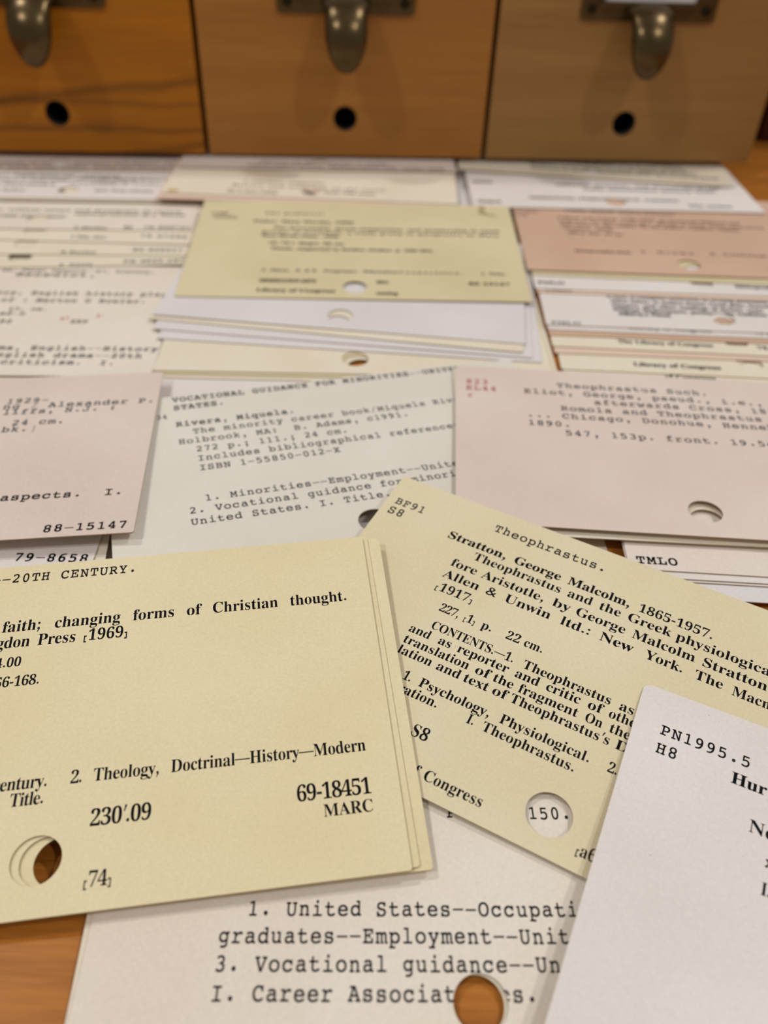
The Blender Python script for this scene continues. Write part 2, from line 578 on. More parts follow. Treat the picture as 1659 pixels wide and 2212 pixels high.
TEXT = {
  'A': [
    ('m', 'k', None, '--20TH CENTURY.', 44.35, 70.89, 75.09, 70.14),
    ('s', 'k', 2.65, 'faith;', 48.73, 57.48, 56.53, 57.14),
    ('s', 'k', 2.65, 'changing', 59.16, 57.45, 72.5, 57.24),
    ('s', 'k', 2.65, 'forms', 74.97, 57.41, 83.59, 57.35),
    ('s', 'k', 2.65, 'of', 86.0, 57.54, 88.96, 57.55),
    ('s', 'k', 2.65, 'Christian', 91.36, 57.63, 105.2, 57.58),
    ('s', 'k', 2.65, 'thought.', 107.64, 57.66, 119.87, 57.75),
    ('s', 'k', 2.65, 'Abingdon', 41.69, 53.92, 54.86, 53.59),
    ('s', 'k', 2.65, 'Press', 56.27, 53.64, 63.94, 53.41),
    ('s', 'k', 2.65, '[1969]', 65.32, 53.36, 74.39, 53.31),
    ('s', 'k', 2.1, '4.00', 48.84, 48.94, 53.89, 48.87),
    ('s', 'k', 2.2, '56-168.', 49.47, 44.44, 58.04, 44.14),
    ('s', 'k', 2.4, 'century.', 53.04, 22.72, 62.5, 22.51),
    ('s', 'k', 2.4, '2.', 66.43, 22.64, 68.41, 22.57),
    ('s', 'k', 2.4, 'Theology,', 70.46, 22.67, 82.2, 22.39),
    ('s', 'k', 2.4, 'Doctrinal~History~Modern', 84.16, 22.56, 119.8, 22.63),
    ('s', 'k', 2.4, 'Title.', 56.43, 19.51, 62.26, 19.35),
    ('s', 'k', 2.9, "230'.09", 70.66, 14.37, 81.11, 14.07),
    ('s', 'k', 2.5, '[74]', 70.62, 3.94, 75.34, 3.94),
    ('s', 'k', 2.9, '69-18451', 106.41, 14.38, 119.76, 14.29),
    ('s', 'k', 2.2, 'MARC', 110.97, 11.01, 119.85, 10.93),
    ('s', 'k', 0.5, '.', 111.08, 7.37, 111.48, 7.36),
    ('s', 'k', 0.4, '.', 108.97, 39.63, 109.24, 39.6),
  ],
  'B': [
    ('m', 'k', None, 'BF91', 2.08, 65.09, 10.19, 65.38),
    ('m', 'k', None, 'S8', 1.79, 61.65, 6.21, 61.58),
    ('m', 'k', None, 'Theophrastus.', 26.97, 68.12, 54.55, 68.4),
    ('b', 'k', 2.35, 'Stratton,', 18.18, 60.89, 33.06, 60.78),
    ('b', 'k', 2.35, 'George', 34.82, 60.93, 46.15, 61.31),
    ('b', 'k', 2.35, 'Malcolm,', 47.8, 60.97, 62.18, 61.18),
    ('s', 'k', 2.35, '1865-1957.', 63.97, 60.85, 80.23, 60.96),
    ('s', 'k', 2.35, 'Theophrastus', 26.22, 57.51, 47.39, 57.71),
    ('s', 'k', 2.35, 'and', 48.88, 57.62, 54.6, 57.49),
    ('s', 'k', 2.35, 'the', 56.17, 57.46, 61.06, 57.39),
    ('s', 'k', 2.35, 'Greek', 62.51, 57.46, 72.02, 57.32),
    ('s', 'k', 2.35, 'physiological', 73.1, 57.36, 93.77, 56.74),
    ('s', 'k', 2.35, 'fore', 22.42, 53.34, 28.82, 53.38),
    ('s', 'k', 2.35, 'Aristotle,', 30.03, 53.41, 45.02, 53.44),
    ('s', 'k', 2.35, 'by', 46.81, 53.53, 50.88, 53.42),
    ('s', 'k', 2.35, 'George', 52.09, 53.56, 63.21, 53.5),
    ('s', 'k', 2.35, 'Malcolm', 64.65, 53.45, 78.12, 53.27),
    ('s', 'k', 2.35, 'Stratton', 79.48, 53.09, 92.75, 52.95),
    ('s', 'k', 2.35, 'Allen', 22.24, 49.31, 31.02, 49.52),
    ('s', 'k', 2.35, '&', 32.61, 49.64, 35.29, 49.61),
    ('s', 'k', 2.35, 'Unwin', 37.07, 49.54, 47.76, 49.57),
    ('s', 'k', 2.35, 'ltd.:', 49.97, 49.51, 56.76, 49.58),
    ('s', 'k', 2.35, 'New', 58.67, 49.38, 65.92, 49.55),
    ('s', 'k', 2.35, 'York.', 68.6, 49.55, 76.57, 49.21),
    ('s', 'k', 2.35, 'The', 78.85, 49.3, 84.62, 49.17),
    ('s', 'k', 2.35, 'Macm', 86.43, 49.04, 94.87, 48.78),
    ('s', 'k', 2.35, '[1917]', 22.18, 45.14, 31.35, 45.54),
    ('s', 'k', 2.15, '227,', 25.59, 40.22, 30.12, 40.4),
    ('s', 'k', 2.15, '[1]', 31.3, 40.19, 34.06, 40.29),
    ('s', 'k', 2.15, 'p.', 35.44, 40.34, 37.99, 40.34),
    ('s', 'k', 2.15, '22', 41.07, 40.23, 44.32, 40.24),
    ('s', 'k', 2.15, 'cm.', 45.14, 40.28, 49.46, 40.23),
    ('s', 'k', 2.15, 'CONTENTS.~1.', 26.09, 35.39, 44.86, 35.12),
    ('s', 'k', 2.15, 'Theophrastus', 46.91, 35.07, 65.63, 34.91),
    ('s', 'k', 2.15, 'as', 67.28, 34.73, 70.31, 34.83),
    ('s', 'k', 2.15, 'and', 22.24, 32.05, 27.19, 32.15),
    ('s', 'k', 2.15, 'as', 29.05, 32.22, 32.05, 32.24),
    ('s', 'k', 2.15, 'reporter', 33.41, 32.18, 44.77, 32.25),
    ('s', 'k', 2.15, 'and', 46.26, 32.3, 51.47, 32.37),
    ('s', 'k', 2.15, 'critic', 52.92, 32.29, 60.12, 32.18),
    ('s', 'k', 2.15, 'of', 61.62, 32.27, 64.53, 32.31),
    ('s', 'k', 2.15, 'other', 65.93, 32.24, 72.6, 32.26),
    ('s', 'k', 2.15, 'translation', 22.43, 29.16, 37.36, 29.13),
    ('s', 'k', 2.15, 'of', 38.73, 29.11, 41.86, 29.16),
    ('s', 'k', 2.15, 'the', 42.69, 29.11, 47.09, 29.14),
    ('s', 'k', 2.15, 'fragment', 48.15, 29.22, 60.58, 29.24),
    ('s', 'k', 2.15, 'On', 62.03, 29.21, 65.59, 29.17),
    ('s', 'k', 2.15, 'the', 66.97, 29.12, 71.14, 29.0),
    ('s', 'k', 2.15, 'lation', 22.54, 26.22, 30.34, 26.35),
    ('s', 'k', 2.15, 'and', 31.4, 26.33, 36.7, 26.37),
    ('s', 'k', 2.15, 'text', 37.41, 26.26, 42.84, 26.23),
    ('s', 'k', 2.15, 'of', 43.69, 26.2, 46.73, 26.27),
    ('s', 'k', 2.15, "Theophrastus's", 47.55, 26.35, 67.95, 26.06),
    ('s', 'k', 2.15, 'De', 68.96, 26.05, 74.3, 25.99),
    ('s', 'k', 2.15, '1.', 26.34, 21.02, 28.21, 21.03),
    ('s', 'k', 2.15, 'Psychology,', 29.97, 21.04, 45.47, 21.1),
    ('s', 'k', 2.15, 'Physiological.', 47.43, 21.03, 65.78, 20.67),
    ('s', 'k', 2.15, '2.', 69.09, 20.64, 70.96, 20.6),
    ('s', 'k', 2.15, 'ration.', 26.88, 18.09, 35.61, 18.01),
    ('s', 'k', 2.15, 'I.', 41.79, 17.84, 43.37, 17.78),
    ('s', 'k', 2.15, 'Theophrastus.', 45.07, 17.67, 63.84, 17.51),
    ('s', 'k', 2.6, 'S8', 33.29, 10.31, 36.97, 10.4),
    ('s', 'k', 2.2, 'Congress', 39.47, 3.1, 51.23, 3.65),
    ('s', 'k', 2.2, 'of', 35.92, 2.85, 38.39, 3.04),
    ('s', 'k', 2.3, '[a68c1]', 68.72, 3.05, 77.23, 3.39),
  ],
  'C': [
    ('m', 'k', None, 'P.', 58.8, 38.67, 62.71, 38.69),
    ('m', 'k', None, '150.', 73.52, 38.5, 81.52, 38.46),
    ('m', 'k', None, '1. United States--Occupation', 25.0, 21.65, 84.27, 21.65),
    ('m', 'k', None, 'graduates--Employment--United', 20.77, 17.41, 82.15, 17.41),
    ('m', 'k', None, '3. Vocational guidance--United', 20.77, 13.18, 84.27, 13.18),
    ('m', 'k', None, 'I. Career Associat', 20.77, 8.95, 58.87, 8.95),
    ('m', 'k', None, 'es.', 65.22, 8.95, 71.57, 8.95),
  ],
  'D': [
    ('m', 'r', None, '823', 3.02, 64.64, 10.16, 64.99),
    ('m', 'r', None, 'EL44', 2.97, 60.93, 12.62, 61.42),
    ('m', 'r', None, 'r', 3.48, 57.36, 5.4, 57.3),
    ('m', 't', None, 'Theophrastus Such.', 30.51, 65.29, 76.23, 65.29),
    ('m', 't', None, 'Eliot, George, pseud., i.e., Marian', 20.35, 61.06, 109.25, 61.06),
    ('m', 't', None, 'afterwards Cross, 1819-1880.', 40.67, 56.83, 111.79, 56.83),
    ('m', 't', None, 'Romola and Theophrastus Such', 30.51, 52.59, 101.63, 52.59),
    ('m', 't', None, '... Chicago, Donohue, Henneberry', 20.35, 48.36, 101.63, 48.36),
    ('m', 't', None, '1890.', 20.35, 44.13, 33.05, 44.13),
    ('m', 't', None, '547, 153p. front. 19.5cm.', 30.51, 39.89, 94.01, 39.89),
  ],
  'V': [
    ('m', 't', None, '34', 13.45, 63.79, 16.77, 63.92),
    ('M', 'k', None, 'VOCATIONAL GUIDANCE FOR MINORITIES--UNITED', 18.48, 71.97, 107.38, 71.97),
    ('M', 'k', None, 'STATES.', 18.48, 67.74, 33.3, 67.74),
    ('M', 'k', None, 'Rivera, Miquela.', 18.48, 59.27, 52.35, 59.27),
    ('m', 't', None, 'The minority career book/Miquela Rivera', 22.72, 55.04, 105.27, 55.04),
    ('m', 't', None, 'Holbrook, MA:  B. Adams, c1991.', 18.48, 50.8, 84.1, 50.8),
    ('m', 't', None, '272 p.; 111.; 24 cm.', 22.72, 46.57, 65.05, 46.57),
    ('m', 't', None, 'Includes bibliographical references', 22.72, 42.34, 96.8, 42.34),
    ('m', 't', None, 'ISBN 1-55850-012-X', 22.72, 38.1, 60.82, 38.1),
    ('m', 't', None, '1. Minorities--Employment--United', 22.72, 25.4, 92.57, 25.4),
    ('m', 't', None, '2. Vocational guidance for minorities', 18.48, 21.17, 96.8, 21.17),
    ('m', 't', None, 'United States. I. Title.', 18.48, 16.94, 69.28, 16.94),
  ],
  'E': [
    ('m', 'k', None, '1929-', 82.22, 59.87, 94.22, 60.98),
    ('m', 'k', None, 'ng / Alexander P.', 81.91, 56.88, 124.19, 58.32),
    ('m', 'k', None, 'liffs, N.J. :', 82.54, 54.17, 113.87, 55.01),
    ('m', 'k', None, '24 cm.', 86.24, 48.79, 100.72, 49.0),
    ('m', 'k', None, 'bk.)', 84.29, 45.66, 93.98, 45.69),
    ('M', 'k', None, 'aspects.  I.', 91.12, 14.64, 120.82, 15.19),
    ('M', 'k', None, '88-15147', 103.7, 1.73, 123.43, 2.13),
  ],
  'L9': [
    ('M', 'k', None, '79-8658', 106.43, 8.58, 124.0, 10.11),
  ],
  'N': [
    ('m', 'k', None, 'PN1995.5', 5.0, 64.72, 22.16, 63.86),
    ('m', 'k', None, 'H8', 5.01, 59.98, 9.36, 59.85),
    ('b', 'k', 2.5, 'Hur', 19.03, 59.73, 25.36, 59.72),
    ('s', 'k', 2.5, 'New', 23.2, 51.39, 30.15, 51.27),
    ('m', 'k', None, 'xi', 26.53, 45.95, 29.53, 45.93),
    ('s', 'k', 2.3, 'I.', 26.5, 40.69, 28.08, 40.75),
    ('s', 'k', 0.6, '.', 8.54, 39.16, 8.93, 39.17),
    ('s', 'k', 0.5, '.', 12.96, 72.82, 13.33, 72.76),
    ('s', 'k', 0.4, '.', 15.0, 72.29, 15.26, 72.3),
  ],
  'L7': [
    ('M', 't', None, 'cry, English history play', 62.02, 50.61, 121.5, 53.28),
    ('M', 't', None, 'of : Merton D Bowler.', 65.13, 45.66, 115.21, 47.65),
    ('M', 't', None, '23, cm.', 69.44, 40.21, 82.93, 40.87),
    ('M', 't', None, 'ed.o', 67.5, 36.96, 76.27, 37.49),
    ('M', 't', None, '990', 66.73, 31.62, 73.5, 31.78),
    ('M', 't', None, 'SEP', 92.32, 31.92, 98.41, 32.68),
    ('M', 'r', None, 'x7', 88.51, 34.32, 91.71, 34.4),
    ('M', 'r', None, '9/', 100.07, 36.17, 103.0, 36.24),
    ('M', 't', None, 'as, Peter Theatre--67, history,', 58.62, 67.91, 114.02, 71.13),
    ('M', 't', None, 'Benedict,', 64.3, 64.41, 93.69, 67.51),
    ('M', 't', None, 'drama, English--History', 66.25, 15.01, 124.67, 15.01),
    ('M', 't', None, 'English drama--20th', 72.1, 10.77, 120.36, 10.77),
    ('M', 't', None, 'criticism.  I.', 77.18, 6.54, 112.74, 6.54),
  ],
  'L6': [
    ('B', 'g', 1.9, '1.Title.', 77.97, -0.53, 92.1, 0.83),
    ('B', 'g', 1.9, 'PR-6045.A97', 101.15, 2.4, 123.85, 2.15),
  ],
  'L5': [
    ('B', 'g', 1.9, '4.Series', 77.26, 0.59, 90.65, 1.66),
    ('B', 'g', 1.9, '82-050317', 103.91, 3.13, 123.04, 3.94),
  ],
  'L4': [
    ('B', 'g', 1.9, '1 Title. DLC', 77.8, 2.58, 91.8, 3.9),
    ('B', 'g', 1.9, '79-67306', 104.48, 5.14, 123.23, 6.35),
  ],
  'L3': [
    ('B', 'k', 1.9, '1.Series.', 78.42, 0.05, 92.28, 1.09),
    ('B', 'k', 1.9, '84 ', 97.69, 1.23, 102.03, 1.35),
    ('B', 'k', 1.9, '78-030727', 105.5, 1.23, 124.39, 1.75),
    ('B', 'k', 1.9, 'DISTRIBUTION (Scientific history)', 36.11, 10.35, 73.07, 11.91),
    ('B', 'k', 1.9, 'research and world drama', 75.69, 13.36, 101.58, 14.14),
    ('B', 'k', 1.9, 'by J. Warren', 102.78, 13.71, 120.3, 14.24),
    ('B', 'k', 1.9, 'Methods: critical essays and documents in review', 30.72, 15.68, 118.72, 18.86),
  ],
  'L1': [
    ('B', 'k', 2.0, 'WHITMAN, English history and', 17.64, 23.16, 60.72, 25.8),
    ('B', 'k', 2.0, 'criticism', 64.95, 24.87, 80.87, 25.64),
    ('B', 'k', 2.0, 'collected papers in drama studies', 19.25, 18.27, 59.95, 20.74),
    ('B', 'k', 2.0, 'edited with notes by Robert Mandel', 62.05, 20.28, 110.49, 23.67),
    ('B', 'k', 2.0, 'Thompson, research materials in', 20.83, 13.48, 55.45, 15.07),
    ('B', 'k', 2.0, 'literature, a reader', 61.27, 15.33, 100.76, 17.69),
    ('B', 'k', 2.0, 'New York Library', 73.17, 7.89, 98.08, 8.99),
    ('B', 'k', 2.0, 'Includes index.', 19.11, 7.06, 45.77, 7.72),
  ],
  'L0': [
    ('B', 'g', 2.2, 'Critical WWW reader studies', 26.72, 1.57, 76.72, 2.29),
    ('B', 'g', 2.2, 'drama and Mercury history', 78.74, 2.32, 123.74, 2.36),
    ('B', 'g', 2.2, 'Documents of modern literature and theatre review.', 29.0, 7.54, 121.05, 8.36),
  ],
  'M1': [
    ('B', 'f', 2.0, '1. Literature, comparative', 32.32, 16.59, 67.62, 18.11),
    ('B', 'f', 2.0, 'History and criticism of the novel.', 27.97, 9.88, 95.59, 13.18),
    ('B', 'f', 2.0, 'title. II. Series: readings', 26.97, 3.98, 48.62, 4.9),
    ('B', 'f', 2.0, 'ETEN 1969 annual', 68.14, 6.41, 89.79, 7.05),
  ],
  'M0': [
    ('B', 'f', 2.2, 'Collected essays in psychology', 30.72, 3.64, 64.92, 3.01),
    ('B', 'f', 2.2, 'and general reference works.', 67.01, 3.13, 98.43, 1.7),
    ('B', 'f', 2.2, 'Theory of motivation, a study', 35.31, 8.43, 94.42, 7.26),
    ('B', 'f', 2.2, 'reader 1968', 100.53, 1.82, 119.4, 0.96),
  ],
  'R0': [
    ('B', 'k', 2.2, 'International bibliography of historical research', 33.08, 13.92, 106.5, 21.43),
    ('B', 'k', 2.2, 'Modern language association index of articles', 33.35, 9.41, 109.86, 16.26),
    ('B', 'k', 2.2, 'published annual volumes with MANUSCRIPTS', 33.83, 5.01, 119.57, 11.78),
    ('B', 'k', 2.2, 'continued from the series of reference', 34.75, 18.22, 105.2, 26.45),
  ],
  'R1': [
    ('B', 'k', 2.3, 'Public administration quarterly review', 51.07, 25.15, 110.43, 19.32),
    ('B', 'k', 2.3, 'collected abstracts, and documents in law', 39.68, 28.99, 114.17, 25.13),
    ('B', 'k', 2.3, 'PERSONNEL-PERFORMANCE, evaluation', 25.07, 14.66, 90.75, 6.32),
    ('B', 'k', 2.3, 'The review', 93.25, 5.94, 112.35, 3.93),
    ('B', 'k', 2.3, 'HF5549', 2.09, 28.31, 11.17, 27.75),
    ('B', 'k', 2.3, 'Management', 2.05, 4.97, 12.0, 5.35),
  ],
  'R2': [
    ('B', 'f', 2.0, 'Williams, Raymond.', 21.42, 55.69, 43.52, 56.68),
    ('B', 'f', 2.0, 'Drama in performance.', 44.53, 55.8, 68.95, 55.54),
    ('B', 'f', 2.0, 'Culture and society, 1780-1950. By Raymond Williams and', 17.59, 49.11, 94.0, 48.24),
    ('B', 'f', 2.0, 'others of the college. With a new introduction', 17.72, 45.83, 103.24, 43.96),
    ('B', 'f', 2.0, 'and notes to the reader, by the author. London, Chatto', 18.03, 42.61, 91.88, 41.18),
    ('B', 'f', 2.0, 'Windus, 1958.', 18.85, 37.67, 39.93, 37.66),
    ('B', 'f', 2.0, '363 p. illus. 22 cm.', 20.09, 33.31, 42.71, 33.58),
    ('B', 'f', 2.0, 'The long revolution, drama', 19.99, 16.69, 41.97, 17.03),
    ('B', 'f', 2.0, '1. Drama.', 46.17, 18.19, 69.35, 17.81),
    ('B', 'f', 2.0, '2. Criticism', 73.23, 18.12, 95.54, 17.87),
    ('b', 'p', 1.9, 'PN1655', 0.08, 53.3, 9.98, 53.22),
    ('b', 'p', 1.9, '.W5', -0.3, 49.43, 5.48, 49.46),
  ],
  'R5': [
    ('B', 'k', 2.1, 'a title, a complete collection of writing published', 24.43, 20.98, 82.44, 21.9),
    ('B', 'k', 2.1, 'Other letters, in modern drama; Greek plays, Samuel', 25.24, 17.95, 82.25, 18.13),
    ('B', 'k', 2.1, 'Theatre, and other readings of drama, texts', 24.97, 14.53, 78.75, 14.83),
    ('B', 'k', 2.1, 'William Shakespeare, poems in the tradition', 24.93, 11.53, 79.2, 11.56),
    ('B', 'k', 2.1, 'Edited by J. Warner', 26.37, 8.68, 44.55, 8.49),
    ('b', 'k', 2.0, 'TMLO', 1.64, 0.33, 12.14, 0.83),
  ],
  'R4': [
    ('B', 'k', 2.0, 'FMLO', 1.41, 3.7, 11.28, 4.06),
    ('B', 'k', 2.0, 'Bibliography', 74.51, 6.15, 89.95, 5.83),
  ],
  'R4b': [
    ('B', 'k', 2.0, 'TMLO', 2.65, 1.27, 12.71, 1.37),
  ],
  'R6': [
    ('B', 'g', 2.0, 'Library of Congress', 27.65, 2.09, 56.06, 2.36),
    ('B', 'g', 2.0, '79-18041', 70.73, 2.46, 81.57, 2.42),
  ],
  'R8': [
    ('B', 'k', 2.0, 'The Library of Congress', 22.35, 3.55, 54.09, 4.35),
    ('B', 'k', 2.0, '74-61', 68.66, 4.18, 77.0, 4.34),
  ],
  'R10': [
    ('B', 'k', 2.1, 'Library of Congress', 23.85, 3.55, 52.14, 4.42),
  ],
  'R11': [
    ('B', 'g', 2.1, 'of Congress', 32.22, 0.4, 48.51, 0.48),
  ],
  'M': [
    ('B', 'k', 1.8, 'Fisher, Mary Martha, 1906-', 21.72, 55.97, 62.42, 57.19),
    ('B', 'k', 1.7, 'The personality, group composition, and membership in small', 30.09, 50.64, 118.86, 52.33),
    ('B', 'k', 1.7, 'groups of freshmen; a study group in perspective by Mary', 25.96, 47.61, 118.44, 48.47),
    ('B', 'k', 1.7, 'Mary Martha Fisher. [1958]', 26.06, 44.59, 56.16, 44.78),
    ('B', 'k', 1.7, 'vii, 74 l. diagrs. 28 cm.', 29.17, 38.84, 58.43, 39.22),
    ('B', 'k', 1.7, 'Thesis, supported in further studies: p. 290-291.', 30.38, 34.67, 92.33, 34.54),
    ('B', 'g', 1.6, '1. Mass.  2. & 3.  Programs~Education', 28.33, 18.55, 78.14, 18.46),
    ('B', 'g', 1.6, 'Cooperation.', 78.48, 18.47, 102.64, 18.11),
    ('B', 'g', 1.6, 'I. Title.', 108.58, 18.14, 118.06, 17.96),
    ('B', 'k', 1.9, 'DISSERTATION 21072', 28.22, 11.03, 48.51, 10.92),
    ('B', 'k', 1.9, '301.', 70.1, 10.65, 75.32, 10.82),
    ('B', 'k', 1.9, '80-15147', 103.32, 10.37, 118.41, 10.76),
    ('B', 'k', 1.9, 'Library of Congress', 27.88, 4.39, 55.67, 4.04),
    ('B', 'k', 1.9, 'catalog.', 70.08, 3.22, 78.3, 3.32),
    ('B', 'f', 1.7, 'The pediatric', 25.57, 63.75, 49.67, 63.92),
    ('B', 'f', 1.7, 'LC1085', 4.42, 62.89, 11.07, 62.75),
    ('B', 'f', 1.7, '.F52M31', 4.85, 59.67, 15.16, 59.29),
  ],
  'T1': [
    ('M', 'k', None, 'TMLO', 1.89, 1.96, 12.05, 1.96),
  ],
}

# paper, hole diameter and height, corner radius, label, group per card
G_L = 'cards fanned out at the left, toward the drawers'
G_M = 'cards fanned out in the middle, in front of the drawers'
G_R = 'cards fanned out at the right, toward the drawers'
G_F = 'cards scattered in the foreground'
INFO = {
    'L8': ('ivory', 'ivory card edge between the SEP card and the 88-15147 card, at the left', G_L),
    'L11': ('cream', 'cream card seen through the punched holes of the left pile', G_L),
    'R12': ('cream', 'cream card seen through the punched holes of the right pile', G_R),
    'T0': ('cream', 'cream catalog card low in the gap right of the large minorities card, mostly covered', G_F),
    'W': ('white', 'white blank catalog card end peeking out just above the VOCATIONAL GUIDANCE heading', G_F),
    'L7': ('ivory', 'ivory typed catalog card ending in criticism, with SEP between two red pencil marks', G_L),
    'L10': ('cream', 'cream catalog card sliver directly under the 79-8658 card, touching the vocational guidance card', G_L),
    'L9': ('white', 'white catalog card typed 79-8658, sticking out below the 88-15147 card', G_L),
    'L6': ('cream', 'lowest of the three narrow card strips at the left edge, right above the SEP card', G_L),
    'L5': ('cream', 'middle one of the three narrow card strips stacked at the left edge', G_L),
    'L4': ('cream', 'topmost of the three narrow card strips stacked at the left edge', G_L),
    'L3': ('ivory', 'ivory card left of the yellow dissertation card, two typed rows over a number line', G_L),
    'M9': ('cream', 'bottommost cream card edge of the middle pile, above the VOCATIONAL GUIDANCE heading', G_M),
    'M8': ('olive', 'yellowish second lowest card edge of the middle pile, under the blank cream card', G_M),
    'M7': ('cream', 'blank cream card at the front of the middle pile, a shadowed half hole in it', G_M),
    'M5': ('cool', 'white card edge lowest in the stepped white pile, reaching farthest right', G_M),
    'M4': ('cool', 'white card edge second from the bottom of the stepped white pile', G_M),
    'M3': ('cream', 'cream card edge just under the blank white card of the middle pile', G_M),
    'M2': ('cool', 'blank bluish white card with a yellow-lined hole, under the yellow dissertation card', G_M),
    'R11': ('cream', 'lowest cream card of the right pile, half line of print touching the pink card', G_R),
    'R10': ('cream', 'cream card printed Library of Congress with a large dark hole, above the pink card', G_R),
    'R9': ('rose', 'tan card edge directly above the cream Library of Congress card at the right', G_R),
    'R8': ('cream', 'cream card strip with The Library of Congress printed along it, at the right', G_R),
    'R7': ('tan', 'brownish card edge in the right pile, above the strip printed The Library of Congress', G_R),
    'R6': ('white', 'white card strip with grey Library of Congress line, under the long TMLO paragraph card', G_R),
    'R5': ('white', 'white card with a dense five row paragraph and TMLO typed at its left', G_R),
    'R4b': ('rose', 'rosy card edge with a second faint TMLO, above the dense paragraph card', G_R),
    'R4': ('white', 'white card strip typed FMLO with half a dark hole, under the tan pink card', G_R),
    'R3': ('olive', 'thin yellowish card edge right under the tan pink card', G_R),
    'R2': ('tan', 'tan pink card with faded brown print and a pale hole, at the right edge', G_R),
    'M1w': ('cool', 'bluish white card sliver right of the stained pale yellow card, behind the dissertation card', G_M),
    'M': ('olive', 'yellow dissertation card with full print and white hole, topmost of the middle pile', G_M),
    'L2': ('cream', 'thin cream card edge between the two blurred typed cards at the left back', G_L),
    'L1': ('white', 'bright white card with blurred dense rows and a grey hole, below the left drawer', G_L),
    'L0': ('pink', 'pinkish grey card shaded against the bottom of the left drawer', G_L),
    'M1b': ('rose', 'tan lower card edge above the top of the yellow dissertation card', G_M),
    'M1': ('cream', 'pale yellow card with faded print and a brown stained corner, behind the dissertation card', G_M),
    'M0': ('blush', 'pinkish card farthest back in the middle, tucked under the middle drawer', G_M),
    'R1': ('white', 'white card with angled dark rows, spilling out past the right drawer', G_R),
    'R0': ('cream', 'greyish cream card tightly printed, tucked under the right drawer', G_R),
    'T4': ('cool', 'bluish white blank card lowest of the pile under the TMLO card, at right', G_F),
    'T3': ('white', 'lower of the two thin white card edges below the large TMLO letters', G_F),
    'T2': ('white', 'upper of the two thin white card edges below the large TMLO letters', G_F),
    'T1': ('blush', 'blush card typed TMLO between the pink Eliot card and the buff Theophrastus card', G_F),
    'V': ('grey', 'grey-white typed card headed VOCATIONAL GUIDANCE FOR MINORITIES, tilted to the right', G_F),
    'D2': ('cream', 'cream card edge showing right below the pink Eliot card', G_F),
    'D': ('pink', 'pink typed card on Eliot with a red call number, wide hole at its foot', G_F),
    'E': ('pink', 'pinkish typed card numbered 88-15147 at the left edge, casting a shadow right', G_F),
    'C2': ('cream', 'cream card directly under the big typed United States card, only its left edge showing', G_F),
    'C': ('ivory', 'large ivory typed card about United States occupations, nearest the camera at bottom', G_F),
    'B': ('buff', 'buff printed card headed Theophrastus and Stratton, turned clockwise, 150. in its hole', G_F),
    'A3': ('yellow', 'bottommost of the three yellow cards at the left, its right edge sticking out farthest', G_F),
    'A2': ('yellow', 'middle one of the three stacked yellow cards at the left', G_F),
    'A': ('yellow', 'topmost yellow card with large print, Christian thought and MARC, at the left front', G_F),
    'N': ('white', 'white card typed PN1995.5 with bold Hur, turned clockwise, at the right front', G_F),
}
BIGR = {'D': 2.0, 'N': 1.7, 'R0': 2.4, 'M1': 1.6}

TH = 0.3
need = set()
for ls in TEXT.values():
    for l in ls:
        for ch in l[3]:
            if ch != ' ':
                need.add((l[0], ch))
build_glyphs(need)

HOLE = {'A': 9.4, 'B': 7.8, 'D': 9.6, 'M': 8.0}
BARE = {}
cards = {}
for key, (cx, cy, cz, rot, tx, ty) in CARDS.items():
    pap, label, group = INFO[key]
    hh = HOLE.get(key, 8.8)
    r = BIGR.get(key, 0.6)
    if (hh, r) not in BARE:
        me = slab(rrect(-62.5, -37.5, 62.5, 37.5, r, 5), [circle(0, hh - 37.5, 4.25, 48)], 0, TH)
        BARE[hh, r] = me
    me = BARE[hh, r].copy()
    ob = link('catalog_card', me, None, (PAPER[pap], EDGE))
    U = Vector((math.cos(rot), math.sin(rot), tx)).normalized()
    V0 = Vector((-math.sin(rot), math.cos(rot), ty))
    N_ = U.cross(V0).normalized()
    V_ = N_.cross(U)
    M_ = Matrix((U, V_, N_)).transposed().to_4x4()
    M_.translation = Vector((cx, cy, cz)) * S - N_ * TH * S
    ob.matrix_world = M_
    tag(ob, label, 'card', group)
    cards[key] = ob
    if key in TEXT:
        for ink, tm in write(TEXT[key], TH + 0.012).items():
            t = link({'r': 'red_lettering', 'p': 'purple_lettering'}.get(ink, 'lettering'), tm, ob, (INK[ink],))

# yellow-brown stain on a far corner and a rust print left by a paper clip
def blot(card, name, pts, rgb):
    me = bpy.data.meshes.new(name)
    me.from_pydata([((x - 62.5) * S, (y - 37.5) * S, (TH + 0.012) * S) for x, y in pts], [], [tuple(range(len(pts)))])
    mk, _ = mat(name, rgb, 0.85)
    return link(name, me, cards[card], (mk,))


def wob(cx, cy, rx, ry, seed, n=22):
    r = random.Random(seed)
    return [(cx + rx * (0.8 + .35 * r.random()) * math.cos(2 * math.pi * i / n), cy + ry * (0.8 + .35 * r.random()) * math.sin(2 * math.pi * i / n)) for i in range(n)]


blot('M1', 'stain', wob(4.6, 3.4, 2.6, 1.6, 3), (196, 160, 84))
blot('M', 'rust_mark', [(112, 74.4), (115.2, 74.5), (114.6, 71.5), (114.8, 68.5), (119, 66), (119.2, 64.8), (113.5, 66.2), (111.2, 67.6), (112.6, 70.5)], (172, 156, 116))

# ------------------------------------------------------------------ card drawers
Z0 = 8.2
DX, DY, YAW, DW = -87.13, 395.45, 0.0636, 127.06
us = Vector((math.cos(YAW), math.sin(YAW), 0))


